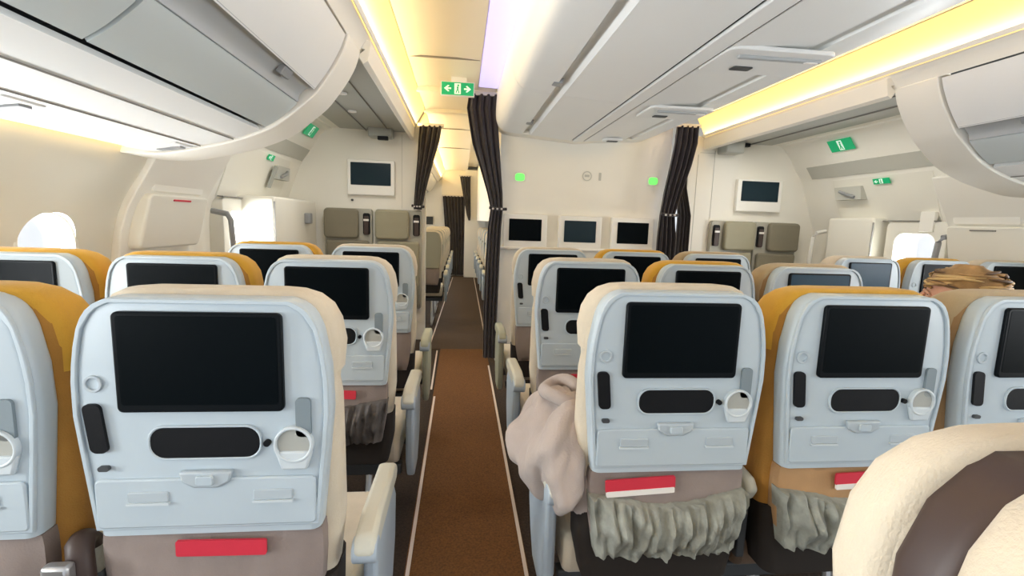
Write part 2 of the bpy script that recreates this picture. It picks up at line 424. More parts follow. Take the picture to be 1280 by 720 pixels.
# left front wall, outline follows the fuselage
def frontwall(side, y, xin):
    p = smoothp(DP) if side == 'right' else mir(smoothp(DP))
    top = 2.235
    p = [q for q in p if q[1] < 2.10]
    poly = [(xin, 0), (xin, top), (3.36 if side == 'right' else 2*CX-3.36, top), (3.40 if side == 'right' else 2*CX-3.40, 2.12)]+p
    return struct('wall_front', prism(B(), poly, 'y', y, y+.10), 'lining')
frontwall('left', YL, -.375); frontwall('right', YR, 2.33)
# door-zone side fascia pieces: vertical panel lines on the right wall
for i, (x0, x1, z0, z1, y) in enumerate(((2.42, 2.425, .3, 2.05, YR-.003), (2.60, 2.604, 1.4, 2.1, YR-.003), (2.44, 2.60, 2.07, 2.074, YR-.003), (-.62, -.617, 1.4, 2.15, YL-.003))):
    struct('trim_%d' % (60+i), bx(x0, x1, y, y+.006, z0, z1), 'lining_shade')
# pelmet blocks at the cabin end of the ceiling recess
struct('trim_70', bx(2.62, 2.82, 4.72, 4.898, 2.06, 2.18), 'recess', bevel=.015)
struct('trim_71', bx(-.93, -.70, 5.02, 5.198, 2.09, 2.20), 'recess', bevel=.015)
for i, (side, y0, y1) in enumerate((('left', 2.725, 5.19), ('right', 2.725, 4.89))):
    p = [(2.55, 2.170), (3.21, 2.180), (3.21, 2.186), (2.55, 2.178)]
    if side == 'left': p = mir(p)
    struct('trim_%d' % (72+i), prism(B(), p, 'y', y0, y1), 'recess')
    for k, x in enumerate((2.72, 2.95)):
        x = x if side == 'right' else 2*CX-x
        struct('trim_%d' % (74+2*i+k), bx(x-.003, x+.003, y0, y1, 2.165, 2.176), 'seam')
for i, (x, y, z, lab) in enumerate(((2.86, 4.80, 2.17, 'small dark camera dome block in the ceiling recess at the right wall'), (-.78, 5.0, 2.09, 'small dark opening in the ceiling recess above the left wall monitor'))):
    tag(obj('ceiling_vent', bx(x-.05, x+.05, y-.02, y+.03, z-.035, z), 'dark', bevel=.004), lab, 'vent')
for i, (x, y, lab) in enumerate(((-.86, 3.7, 'nearer of the two small downlights in the left ceiling recess'), (-.92, 4.3, 'farther of the two small downlights in the left ceiling recess'))):
    t = thing('downlight', lab, 'downlight', (x, y, 2.168)); obj('rim', prism(B(), circ(0, 0, .035), 'z', -.006, .004), 'psu', t); obj('lens', prism(B(), circ(0, 0, .022), 'z', -.009, -.004), 'card_white', t)

# green exit signs ------------------------------------------------
def exit_sign(name, label, mtx, w, h, arrows=(1, 1), housing=True):
    t = thing(name, label, 'exit sign'); t.matrix_world = mtx
    # local: x right, z up, faces -y
    if housing: obj('housing', bx(-w/2-.008, w/2+.008, 0, .025, -h/2-.008, h/2+.008), 'psu', t, bevel=.003)
    obj('green_face', bx(-w/2, w/2, -.004, .002, -h/2, h/2), 'green', t)
    s = B(); ph = h*.42
    box(s, -w*.10, w*.10, -.0065, -.003, -ph, ph)
    obj('pictogram_field', s, 'signwhite', t)
    f = B()       # running figure and door
    u = h/10
    prism(f, circ(u*.5, u*2.6, u*.8, 10), 'y', -.009, -.005)
    prism(f, [(-u*.7, u*1.6), (u*.9, u*1.6), (u*.5, -u*.6), (-u*.5, -u*.6)], 'y', -.009, -.005)
    prism(f, [(-u*.5, -u*.4), (u*.3, -u*.4), (-u*.9, -u*3.4), (-u*1.6, -u*3.2)], 'y', -.009, -.005)
    prism(f, [(-u*.1, -u*.4), (u*.6, -u*.4), (u*1.6, -u*3.4), (u*.9, -u*3.6)], 'y', -.009, -.005)
    obj('running_figure', f, 'green', t)
    for sg, on in ((-1, arrows[0]), (1, arrows[1])):
        if not on: continue
        a = B(); cx = sg*w*.31; L = w*.11
        def q(x, z): return (cx+sg*x, z)
        prism(a, [q(-L, u*.6), q(L*.5, u*.6), q(L*.5, -u*.6), q(-L, -u*.6)], 'y', -.0075, -.003)
        prism(a, [q(L, 0), q(-L*.1, u*2.6), q(-L*.1-u*1.2, u*2.2), q(L-u*1.8, 0), q(-L*.1-u*1.2, -u*2.2), q(-L*.1, -u*2.6)], 'y', -.0075, -.003)
        obj('arrow', a, 'signwhite', t)
    return t
es = exit_sign('exit_sign', 'green exit sign with two arrows hanging over the near aisle', Matrix.Translation((-.048, 4.0, 2.322)), .25, .095)
obj('bracket', bx(-.05, .07, .005, .02, .04, .095), 'psu', es)
def on_profile(side, X, Z, Y, slope):   # matrix for a plate lying on the lining, facing the aisle
    s = 1 if side == 'right' else -1
    ny = Vector((s*math.cos(slope), 0, math.sin(slope)))     # +y local = into wall
    xr = Vector((0, -s*1.0, 0)); z = xr.cross(ny)
    Mx = Matrix((xr, ny, z)).transposed().to_4x4(); Mx.translation = (X, Y, Z); return Mx
exit_sign('exit_sign', 'green exit sign high on the right door surround', on_profile('right', 3.392, 2.085, 4.16, R(36)), .27, .115, (0, 0), False)
exit_sign('exit_sign', 'green exit sign high on the left door surround', on_profile('left', -1.415, 2.085, 4.86, R(36)), .27, .115, (0, 0), False)
exit_sign('exit_sign', 'small green exit sign on the right cabin door', on_profile('right', 3.598, 1.755, 3.90, R(25)), .165, .05, (1, 0), False)
exit_sign('exit_sign', 'small green exit sign on the left cabin door', on_profile('left', -1.622, 1.775, 4.42, R(25)), .13, .05, (1, 0), False)
for x, z, lab in ((.515, 1.70, 'glowing green light on the centre bulkhead, left one beside the curtain'), (1.755, 1.715, 'glowing green light on the centre bulkhead, right one beside the curtain')):
    t = thing('indicator_light', lab, 'indicator light', (x, YB, z))
    obj('bezel', prism(B(), rr(0, 0, .11, .09, .02), 'y', -.006, .002), 'panel', t)
    obj('lamp', prism(B(), rr(0, 0, .085, .065, .025), 'y', -.012, -.004), 'greenglow', t, bevel=.003)
t = thing('wall_placard', 'faint round emblem sign high in the middle of the centre bulkhead', 'sign', (1.13, YB, 1.735))
obj('plate', prism(B(), circ(0, 0, .05, 28), 'y', -.004, .002), 'panel', t)
obj('emblem_ring', ring_prism(B(), circ(0, 0, .043, 28), circ(0, 0, .036, 28), 'y', -.006, -.003), 'lining_shade', t)
obj('emblem', bx(-.022, .022, -.006, -.003, -.008, .012), 'lining_shade', t)
tag(obj('wall_placard', bx(1.24, 1.262, YB-.004, YB+.002, 1.70, 1.77), 'lining_shade'), 'tiny pale plate beside the round emblem on the centre bulkhead', 'sign')

# ------------------------------------------------------------------ wall monitors
def monitor(x, y, z, sw, sh, fw, fh, dz, label, scr='screen_far', depth=.05):
    t = thing('wall_monitor', label, 'monitor', (x, y, z))
    f = obj('frame', prism(B(), rr(0, dz, fw, fh, .012), 'y', -depth, .001), 'wallmon', t, bevel=.008, seg=3)
    obj('screen', prism(B(), rr(0, 0, sw, sh, .006), 'y', -depth-.004, -depth+.002), scr, t)
    return t
monitor(.575, YB, 1.232, .295, .195, .40, .30, -.01, 'black bulkhead monitor, left of the three, beside the tied curtain', 'screen')
monitor(1.08, YB, 1.232, .295, .195, .40, .30, -.01, 'dark bulkhead monitor, middle of the three')
monitor(1.578, YB, 1.232, .295, .195, .40, .30, -.01, 'black bulkhead monitor, right of the three', 'screen')
struct('trim_80', bx(.34, 1.80, YB-.055, YB+.001, 1.055, 1.078), 'wallmon', bevel=.006)
monitor(-.925, YL, 1.735, .40, .225, .47, .355, -.035, 'wall monitor in white frame above the left crew seats')
monitor(3.105, YR, 1.700, .41, .205, .50, .33, -.045, 'wall monitor in white frame above the right crew seats')
tag(obj('round_fitting', prism(B(), circ(-1.12, 1.47, .012, 12), 'y', YL-.02, YL), 'dark_grey'), 'tiny dark round fitting under the left wall monitor', 'fitting')

# ------------------------------------------------------------------ crew jump seats
def jump_seat(x, y, w, flip, m, label):
    t = thing('crew_seat', label, 'crew seat', (x, y, 0), 0, None)
    s = -1 if flip else 1
    zt, zb = 1.385, 1.075
    obj('back_shell', prism(B(), rr(0, (zt+.35)/2, w, zt-.35, .03), 'y', -.06, .0), 'jump_shell', t, bevel=.008)
    hw = w*.72
    obj('headrest', prism(B(), rr(-s*(w-hw)/2+s*.004, (zt+zb)/2, hw, zt-zb-.01, .04), 'y', -.12, -.055), m, t, bevel=.02, seg=3)
    obj('belt_slot', prism(B(), rr(s*(w/2-.055), zt-.155, .07, .22, .02), 'y', -.075, -.058), 'dark', t)
    b = obj('shoulder_belt', prism(B(), rr(s*(w/2-.055), zt-.17, .045, .19, .01), 'y', -.088, -.074), 'leather', t)
    obj('belt_clip', bx(s*(w/2-.055)-.026, s*(w/2-.055)+.026, -.096, -.086, zt-.125, zt-.105), 'card_white', b)
    obj('back_cushion', prism(B(), rr(0, .83, w*.9, .46, .03), 'y', -.11, -.055), m, t, bevel=.02, seg=3)
    obj('seat_pan', prism(B(), rr(0, .50, w*.92, .26, .04), 'y', -.17, -.055), 'jump', t, bevel=.02, seg=3)
    return t
jump_seat(-1.150, YL, .475, False, 'jump', 'folded brown-grey crew seat on the left wall, the one nearer the door')
jump_seat(-.645, YL, .475, False, 'jump_olive', 'folded olive crew seat on the left wall, the one nearer the aisle curtain')
jump_seat(2.835, YR, .475, True, 'jump_olive', 'folded grey crew seat on the right wall, the one nearer the aisle')
jump_seat(3.325, YR, .475, True, 'jump', 'folded brown-grey crew seat on the right wall, the one nearer the door')

# ------------------------------------------------------------------ cabin doors
def cabin_door(side, n, y0, y1, xb, yb0, yb1, wy):
    s = 1 if side == 'right' else -1
    X = (lambda x: x) if side == 'right' else (lambda x: 2*CX-x)
    d = bpy.data.objects.new('door_%d' % n, None); COL.objects.link(d); d['kind'] = 'structure'
    d.location = (X(3.7), (y0+y1)/2, 0); bpy.context.view_layer.update()
    inv = Matrix.Translation(-Vector(d.location))
    def part(name, bm, m, **k):
        bmesh.ops.transform(bm, matrix=inv, verts=bm.verts); return obj(name, bm, m, d, **k)
    prof = smoothp([(3.60, 1.80), (3.640, 1.69), (3.70, 1.52), (3.745, 1.41)], 3)
    if s < 0: prof = mir(prof)
    part('upper_panel', sheet(B(), prof, y0+.03, y1-.03, .03*s*1), 'panel', smooth=60)
    # lintel recess band, its shadow put in as a darker lining colour
    p = [(3.502, 1.945), (3.512, 1.935), (3.583, 1.828), (3.578, 1.84), (3.55, 1.90)]
    part('lintel', prism(B(), [(X(a), b) for a, b in [(3.497, 1.945), (3.578, 1.832), (3.60, 1.842), (3.52, 1.955)]], 'y', y0-.03, y1+.22), 'lining_shade')
    # bustle box carrying the slide
    part('slide_bustle', prism(B(), rr((yb0+yb1)/2, .74, yb1-yb0, 1.40, .03), 'x', X(xb), X(3.78)), 'panel', bevel=.02, seg=3)
    part('lower_panel', prism(B(), rr((y0+yb0)/2, .48, yb0-y0-.02, .92, .02), 'x', X(3.66), X(3.78)), 'panel', bevel=.01)
    # horizontal cover from bustle to window
    part('window_cover', ring_prism(B(), rr(wy, 1.17, .54, .48, .05, 8), rr(wy, 1.16, .36, .30, .08, 8), 'x', X(3.70), X(3.80)), 'panel', bevel=.006)
    part('pane', prism(B(), rr(wy, 1.16, .42, .36, .1, 8), 'x', X(3.81), X(3.815)), 'pane_glass')
    part('handle_recess', prism(B(), [(y1-.06-.34, 1.61), (y1-.10, 1.61), (y1-.07, 1.73), (y1-.06-.32, 1.73)], 'x', X(3.60), X(3.70)), 'lining_shade')
    part('door_handle', tube(B(), [(X(3.60), y1-.14, 1.69), (X(3.575), y1-.22, 1.67), (X(3.59), y1-.33, 1.63)], .015), 'grey_handle')
    part('seam_line', bx(*sorted((X(3.688), X(3.73))), y0+.02, yb0, 1.412, 1.420), 'seam')
    part('seam_line', bx(*sorted((X(xb-.002), X(xb+.01))), yb0-.004, yb0+.004, .1, 1.40), 'seam')
    # assist handles either side
    for hy, k in ((y0-.13, 0), (y1+.10, 1)):
        part('assist_handle', tube(B(), [(X(3.70), hy, 1.31), (X(3.60), hy, 1.29), (X(3.58), hy+.01, 1.25), (X(3.575), hy+.03, 1.0), (X(3.60), hy+.03, .93), (X(3.70), hy+.03, .92)], .02), 'grey_handle' if (k == 0) else 'wallmon')
    return d, part
dR, pR = cabin_door('right', 1, 3.42, 4.50, 3.60, 3.93, 4.46, 3.62)
pR('girt_indicator', bx(3.685, 3.72, 3.46, 3.58, 1.33, 1.49), 'lining', bevel=.005)
dL, pL = cabin_door('left', 2, 3.72, 4.95, 3.45, 4.06, 5.17, 4.02)
tag(obj('wall_placard', bx(-.04, .04, -.004, .004, -.10, .10), 'recess'), 'grey instruction placard on the left cabin door', 'sign').matrix_world = on_profile('left', -1.652, 1.62, 4.52, R(22))
tag(obj('grab_handle', bx(-1.475, -1.42, 4.78, 4.86, 1.22, 1.32), 'grey_handle', bevel=.01), 'small dark grab handle at the corner of the left door bustle', 'handle')
# blank panel ahead of the left window (covered emergency equipment)
def blank(side, y0, y1, z0, z1, x, lab):
    s = 1 if side == 'right' else -1
    X = x if side == 'right' else 2*CX-x
    t = thing('stowage_panel', lab, 'panel', (X, (y0+y1)/2, (z0+z1)/2))
    sh = .075
    f = lambda q: (q[0]-s*sh*((q[2])/(z1-z0))*1.0, q[1], q[2])
    obj('cover', prism(B(), rr(0, 0, y1-y0, z1-z0, .03, 6), 'x', -s*.03, s*.08, f), 'panel', t, bevel=.012, seg=3)
    obj('finger_slot', prism(B(), rr(.0, (z1-z0)/2-.028, .17, .010, .004), 'x', -s*.036, s*.0, f), 'red' if side == 'left' else 'seam', t)
    obj('lid', prism(B(), rr(0, (z1-z0)/2+.075, (y1-y0)*.85, .13, .02), 'x', -s*.01, s*.06, f), 'lining', t, bevel=.008)
blank('left', 2.72, 3.30, 1.09, 1.385, 3.64, 'rounded cream stowage cover on the left wall before the door')
blank('right', 2.74, 3.26, 1.06, 1.375, 3.64, 'rounded cream stowage cover on the right wall behind the door')

# ------------------------------------------------------------------ curtains
def curtain(label, y, levels, folds=4, amp=.020, tie=None, name='curtain'):
    """levels: list of (z, xl, xr)"""
    t = thing(name, label, 'curtain', ((levels[0][1]+levels[0][2])/2, y, levels[-1][0]))
    L = t.location.copy()
    N = 44; rings = []
    lv = []
    for a, b in zip(levels, levels[1:]):
        k = max(2, int(abs(a[0]-b[0])/.05))
        for i in range(k):
            u = i/k; uu = u
            lv.append(tuple(a[j]+(b[j]-a[j])*uu for j in range(3)))
    lv.append(levels[-1])
    for z, xl, xr in lv:
        w = xr-xl; A = amp*(1.2 if w > .15 else .75)
        fr = []
        for i in range(N):
            u = i/(N-1)
            ph = noise.noise(Vector((u*3, z*1.5, y)))*.9
            fr.append((xl+w*u-L.x, A*math.sin(2*math.pi*folds*u+ph)-.012, z-L.z))
        bk = [(p[0], p[1]+.02+.012, p[2]) for p in fr[::-1]]
        rings.append(fr+bk)
    obj('cloth', loft(B(), rings), 'curtain', t, smooth=70)
    if tie:
        z, xl, xr = tie
        bb = B(); tube(bb, [(xl-.015-L.x, -.05, z+.012-L.z), ((xl+xr)/2-L.x, -.062, z-L.z), (xr+.03-L.x, -.045, z+.004-L.z)], .013, 8)
        o = obj('tie_band', bb, 'curtain', t)
        for k in range(3):
            obj('stud', prism(B(), circ(xl+(xr-xl)*(.15+.35*k)-L.x, z+.003-L.z, .009, 10), 'y', -.082, -.070), 'curtain_tie', o)
    hd = B(); box(hd, levels[0][1]-.02-L.x, levels[0][2]+.02-L.x, -.02, .02, levels[0][0]-.01-L.z, levels[0][0]+.02-L.z)
    obj('curtain_track', hd, 'curtain_tie', t)
    return t
curtain('long dark curtain at the left edge of the centre bulkhead, tied back', 4.30, [(2.365, .045, .285), (2.25, .03, .285), (2.10, .055, .30), (1.95, .085, .315), (1.75, .155, .335), (1.55, .22, .355), (1.41, .255, .362), (1.25, .235, .352), (.9, .222, .345), (.5, .215, .340), (.06, .22, .335)], tie=(1.405, .255, .362))
curtain('long dark curtain at the right edge of the centre bulkhead, tied back', 4.30, [(2.20, 1.91, 2.10), (2.05, 1.90, 2.10), (1.85, 1.87, 2.06), (1.65, 1.84, 2.00), (1.41, 1.81, 1.94), (1.2, 1.80, 1.965), (.9, 1.80, 1.97), (.06, 1.80, 1.97)], tie=(1.405, 1.81, 1.93))
curtain('black curtain gathered at the aisle end of the left front wall', 5.12, [(2.235, -.435, -.215), (2.1, -.445, -.235), (1.9, -.455, -.29), (1.65, -.475, -.355), (1.42, -.49, -.405), (1.395, -.49, -.41)], tie=(1.42, -.49, -.41))
curtain('narrow dark curtain hanging at the aisle end of the right front wall', 4.78, [(2.2, 2.13, 2.24), (1.7, 2.15, 2.26), (1.5, 2.19, 2.31), (1.42, 2.20, 2.33), (1.1, 2.20, 2.33), (.06, 2.20, 2.33)])
curtain('dark curtain closing the far end of the aisle', 11.3, [(1.84, -.43, .09), (1.2, -.38, .09), (.6, -.30, .09), (.03, -.25, .08)], folds=7)
curtain('small dark curtain tied back beside the far white partition', 11.0, [(2.27, -.05, .19), (2.0, .0, .19), (1.7, .06, .20), (1.42, .12, .21), (1.30, .16, .20)], folds=4)
# far end of the aisle
struct('wall_front', bx(CX-2.9, CX+2.9, 11.4, 11.5, 0, 2.6), 'lining')
struct('wall_front', bx(.075, .55, 11.08, 11.4, 0, 2.42), 'panel', bevel=.01)
struct('wall_front', bx(-.45, .12, 11.33, 11.40, 1.86, 2.42), 'ceil')
# centre monument beyond the bulkhead curtain
struct('wall_front', bx(.345, 1.62, 5.001, 11.07, 1.30, 2.45), 'lining')

# ------------------------------------------------------------------ passenger seats
HP = [(.722, .190), (.80, .198), (.88, .206), (.95, .2125), (1.02, .211), (1.07, .203), (1.10, .196), (1.12, .188), (1.135, .178), (1.145, .165), (1.152, .148)]
def half(z):
    if z <= HP[0][0]: return HP[0][1]
    for (a, w0), (b, w1) in zip(HP, HP[1:]):
        if z <= b: return w0+(w1-w0)*(z-a)/(b-a)
    return HP[-1][1]
def rring(w, y0, y1, z, r, n=4, yo=0):
    out = []
    cx, cy = 0, (y0+y1)/2; W, D = 2*w, (y1-y0); r = min(r, D/2-.001, w-.001)
    for p in rr(cx, cy, W, D, r, n): out.append((p[0], p[1]+yo, z))
    return out
def make_seat(fab, top, pocket, mesh, arm, aisle, shared, shellm='shell', thick=True, wrap=False, plain=False):
    """aisle: -1/0/1 side of the aisle armrest; shared: side list of inner armrests"""
    t = thing('passenger_seat', '', 'seat')
    # ---- back shell
    zs = [.722, .74, .80, .87, .95, 1.03, 1.09, 1.10, 1.111, 1.122, 1.132, 1.140, 1.146, 1.150, 1.152]
    rings = []
    for z in zs:
        rings.append(rring(half(z), 0, .055, z, .018))
    rings.append(rring(half(1.152)-.008, .008, .05, 1.1535, .012))
    sh = obj('back_shell', loft(B(), rings), shellm, t, smooth=60)
    # raised lip of the shell
    lip = B(); P1 = [];  P2 = []
    n = 40
    zz = [.735+(1.10-.735)*i/12 for i in range(13)]+[1.118, 1.132, 1.142, 1.149, 1.1518]
    left = [(-half(z)+.002, z) for z in zz]; right = [(half(z)-.002, z) for z in zz[::-1]]
    out = left+right
    cz = .945
    inn = [(x*(1-.008/.21) if abs(x) > .1 else x, z-(.007 if z > 1.1 else (.0 if z > .76 else -.012))) for x, z in out]
    obj('shell_rim', ring_prism(B(), out, inn, 'y', -.004, .004), shellm, sh, smooth=50, bevel=.0015)
    # ---- monitor
    mo = obj('monitor', prism(B(), rr(0, 1.043, .272, .176, .010), 'y', -.010, .002), 'bezel', t, bevel=.003)
    obj('screen', prism(B(), rr(0, 1.047, .256, .156, .006), 'y', -.0105, -.0085), 'screen', mo)
    # ---- slots, hook, cup holder
    obj('stowage_slot', prism(B(), rr(0, .897, .182, .056, .024, 6), 'y', -.003, .002), 'dark', t)
    fr = ring_prism(B(), rr(0, .897, .190, .064, .027, 6), rr(0, .897, .182, .056, .024, 6), 'y', -.005, .002)
    obj('slot_frame', fr, 'shell' if shellm == 'shell' else shellm, t, bevel=.0015)
    obj('remote_slot', prism(B(), [(x+(z-.925)*-.10, z) for x, z in rr(-.176, .925, .028, .088, .010)], 'y', -.0065, .001), 'dark', t)
    obj('audio_jack', prism(B(), rr(-.168, .852, .018, .009, .004), 'y', -.007, .001), 'dark_grey', t)
    obj('coat_hook', ring_prism(B(), circ(-.176, 1.004, .015), circ(-.176, 1.004, .010), 'y', -.004, .001), 'shell_ledge', t, bevel=.001)
    g = obj('bottle_groove', prism(B(), rr(.167, .942, .026, .072, .008), 'y', -.006, .001), 'shell_groove', t)
    c = obj('cup_holder', ring_prism(B(), circ(.150, .893, .034, 26), circ(.150, .893, .0285, 26), 'y', -.012, .002), 'shell_lip', t, bevel=.002)
    obj('cup_well', prism(B(), circ(.150, .893, .028, 26), 'y', -.006, .001), 'recess', c)
    obj('cup_arm', prism(B(), [(.117, .880), (.183, .880), (.172, .845), (.128, .845)], 'y', -.010, .001), 'shell_lip', c, bevel=.004)
    obj('cup_button', prism(B(), circ(.104, .895, .006, 12), 'y', -.008, .001), 'dark', t)
    # ---- tray table
    tt = obj('tray_table', prism(B(), rr(0, .785, .372, .092, .010), 'y', -.006, .002), shellm, t, bevel=.003)
    for x in (-.098, .112): 
        obj('finger_ledge', prism(B(), rr(x, .799, .068, .020, .004), 'y', -.009, -.004), 'shell_ledge', tt, bevel=.002)
        obj('ledge_lip', prism(B(), rr(x, .787, .070, .004, .0015), 'y', -.012, -.004), 'shell_lip', tt)
    obj('tray_latch', prism(B(), [(-.045, .846), (.045, .846), (.040, .826), (.020, .815), (-.020, .815), (-.040, .826)], 'y', -.012, .001), 'shell_ledge', t, bevel=.004)
    obj('latch_tab', prism(B(), rr(0, .831, .030, .018, .005), 'y', -.017, -.010), shellm, t, bevel=.002)
    # ---- literature pocket
    rings = []
    for z, w, b in ((.720, .190, .0), (.70, .192, -.008), (.66, .192, -.014), (.60, .188, -.024), (.55, .180, -.022), (.52, .172, .0)):
        n = 24; f = []
        for i in range(n+1):
            u = i/n*2-1
            f.append((w*u, .012+b*(1-u**4)+.0015*math.sin(u*22), z))
        rings.append(f+[(p[0], .05, z) for p in f[::-1]])
    obj('literature_pocket', loft(B(), rings), pocket, t, smooth=70)
    if mesh:
        zt, zb = .655, .520
        rings = []
        for k in range(13):
            v = k/12; z = zt+(zb-zt)*v; n = 70; f = []
            for i in range(n+1):
                u = i/n*2-1
                pl = math.sin(u*34+2*noise.noise(Vector((u*4, v*2, 1))))*.006*(1-v*.3)
                pl += .007*math.sin(u*61+v*3+2*noise.noise(Vector((u*8, v*3, 4))))*(1-v*.6)+.020*noise.noise(Vector((u*5+9, v*3, 2)))
                bulge = (.018+.030*math.sin(math.pi*min(1, v*1.1)))*(1-u**6)
                sag = -.012*math.cos(u*math.pi)*(1-v)
                f.append(((.196-.02*v)*u, -.012-bulge+pl, z+sag+.010*noise.noise(Vector((u*9, v, 3)))))
            rings.append(f+[(p[0], .03, p[2]) for p in f[::-1]])
        obj('gathered_pocket', loft(B(), rings), mesh, t, smooth=80)
    # ---- cushion of the backrest
    rings = []; kw, kt = (1.0, .9) if thick else (.965, .78)
    for z, w, y1 in ((.60, .212, .150), (.70, .222, .160), (.85, .222, .150), (.95, .220, .150), (.985, .216, .142), (1.0, .216, .150), (1.05, .218, .172), (1.095, .210, .172), (1.127, .196, .160), (1.148, .178, .140), (1.157, .155, .118)):
        rings.append(rring(w*kw, .045 if z < 1.15 else .055, .045+(y1-.045)*kt, z, .035*kt, 5))
    obj('backrest_cushion', loft(B(), rings), fab, t, smooth=75)
    bm = B(); loft(bm, [rring(.19, .02, .13, .42, .03), rring(.205, .02, .15, .50, .03), rring(.208, .03, .15, .60, .03)])
    obj('lower_back_shade', bm, 'underseat_shade', t, smooth=75)  # near-black block, the shadow below the shell put into its colour
    # headrest cover draped over the top
    rings = []
    for z, w, y0, y1 in ((1.005, .222, .053, .158), (1.055, .2235, .052, .178), (1.10, .215, .051, .178), (1.13, .202, .048, .166), (1.150, .183, .042, .148), (1.161, .160, .046, .126), (1.164, .13, .06, .11)):
        rings.append(rring(w*kw, y0, y0+(y1-y0)*kt, z, .035*kt, 5))
    obj('headrest_cover', loft(B(), rings), top, t, smooth=75)
    if wrap:     # dark gap and a cream hood over the top of the shell
        rings = [rring(w-.006, .07, .112, z, .012, 4) for z, w in ((.74, .200), (1.0, .214), (1.08, .212), (1.12, .195), (1.146, .170), (1.156, .15))]
        obj('backrest_core', loft(B(), rings), 'leather', t, smooth=75)
        rings = [rring(w, -.014, .076, z, .03, 5) for z, w in ((.96, .219), (1.03, .220), (1.08, .216), (1.11, .208), (1.137, .190), (1.153, .165), (1.160, .13))]
        hd = obj('shell_hood', loft(B(), rings), top, t, smooth=75)
        for o_ in t.children:
            if o_.name.startswith(('backrest_cushion', 'headrest_cover')): o_.location.y += .083; o_.scale.y = .5
    # ---- seat cushion
    bm = B(); prism(bm, rr(.33, .425, .46, .12, .045, 5), 'x', -.222, .222)
    obj('seat_cushion', bm, 'fab_seat' if fab != 'fab_cream' else fab, t, bevel=.018, seg=3)
    # frame and legs
    fm = B(); box(fm, -.225, .225, .16, .20, .30, .345); box(fm, -.225, .225, .42, .46, .30, .345)
    obj('seat_frame', fm, 'dark_grey', t, bevel=.006)
    lg = [-.12, .12] if aisle == 0 else ([-.10] if aisle < 0 else [.10])
    for x in lg:
        bm = B(); tube(bm, [(x, .44, .32), (x, .50, .04)], .014); tube(bm, [(x, .18, .32), (x, .10, .04)], .014); tube(bm, [(x, .05, .03), (x, .56, .03)], .012)
        obj('leg', bm, 'metal', t)
    # ---- armrests
    def armrest(s, x, outer):
        w = .022 if outer else .015
        prof = [(.03, .645), (.05, .672), (.12, .682), (.34, .672), (.375, .655), (.38, .635), (.36, .615), (.12, .622), (.05, .610)]
        bm = B(); prism(bm, prof, 'x', x-w, x+w)
        a = obj('armrest', bm, arm, t, bevel=.012, seg=3)
        if outer:
            sp = [(.10, .615), (.36, .61), (.40, .56), (.385, .44), (.34, .36), (.28, .30), (.15, .30), (.10, .38)]
            bm = B(); prism(bm, sp, 'x', x-w*.7*1, x+w*.7)
            obj('side_panel', bm, 'arm_green' if arm == 'arm_green' else 'arm_blue', a, bevel=.010, seg=3)
            bm = B(); tube(bm, [(x-.026*s, .06, .635), (x+.024*s, .06, .635)], .026, 14)
            obj('hinge_cap', bm, 'arm_blue', a, bevel=.004)
        else:
            bm = B(); box(bm, x-.012, x+.012, .06, .16, .44, .62)
            obj('armrest_bracket', bm, 'dark_grey', a, bevel=.004)
    if aisle: armrest(aisle, aisle*.262, True)
    for s in shared: armrest(s, s*.2405, False)
    return t
mat('shell_ledge', (.44, .51, .56), .45)

XL, XC, SP = -.4408, .508, .4806
YL1, YC1, PI_ = .8475, 1.0252, .7956
XR = XC+2*SP+.94
seats = {}
def place(key, x, y, label, **k):
    t = make_seat(**k); t.location = (x, y+.012, 0); t['label'] = label; t['group'] = 'economy seats'
    seats[key] = t; return t
C_, Yw, Ysh, Br = 'fab_cream', 'fab_yellow', 'fab_yellow_shaded', 'fab_brown'
# prototypes, then copies (every copy gets its own label)
A_ = dict(mesh=None)
protoLA = make_seat(C_, C_, 'pocket', None, 'arm_cream', 1, [-1], thick=False)          # left aisle
protoLM = make_seat(Ysh, Yw, 'pocket', None, 'arm_cream', 0, [-1])          # left middle / window
protoLP = make_seat(C_, C_, 'pocket', 'mesh_dark', 'arm_cream', 1, [-1], thick=False)
protoLG = make_seat(C_, C_, 'pocket', None, 'arm_green', 1, [-1], thick=False)
protoCD = make_seat(C_, C_, 'pocket', 'mesh_light', 'arm_cream', -1, [1], thick=False)
protoCDn = make_seat(C_, C_, 'pocket', None, 'arm_cream', -1, [1], thick=False)
protoCDg = make_seat(C_, C_, 'pocket', None, 'arm_green', -1, [1], thick=False)
protoCE = make_seat(Ysh, Yw, 'pocket_tan', 'mesh_light', 'arm_cream', 0, [1])

mat('fab_tan', (.46, .36, .22), .85, nscale=14, namt=.1, bump=.3, bscale=300, sheen=.2)
protoCG = make_seat(Br, 'fab_tan', 'pocket_tan', None, 'arm_cream', 1, [])
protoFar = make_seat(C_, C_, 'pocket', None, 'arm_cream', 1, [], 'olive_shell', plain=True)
for c_ in list(protoFar.children):
    if c_.name.split('.')[0] in ('monitor', 'stowage_slot', 'slot_frame', 'remote_slot', 'audio_jack', 'coat_hook', 'bottle_groove', 'cup_holder', 'cup_button', 'tray_latch', 'latch_tab', 'tray_table'):
        for g_ in list(c_.children): bpy.data.objects.remove(g_)
        bpy.data.objects.remove(c_)
protoFarR = make_seat(C_, C_, 'pocket', None, 'arm_cream', -1, [])
protoK = make_seat(C_, C_, 'pocket', None, 'arm_cream', 0, [], thick=False)
proto0 = make_seat(C_, C_, 'pocket', None, 'arm_cream', -1, [1], thick=False, wrap=True)
used = set()
def put(proto, x, y, label, group=None):
    if id(proto) in used: t = copy_tree(proto)
    else: t = proto; used.add(id(proto))
    t.location = (x, y+.012, 0); t['label'] = label
    if group: t['group'] = group
    elif 'group' in t: del t['group']
    return t
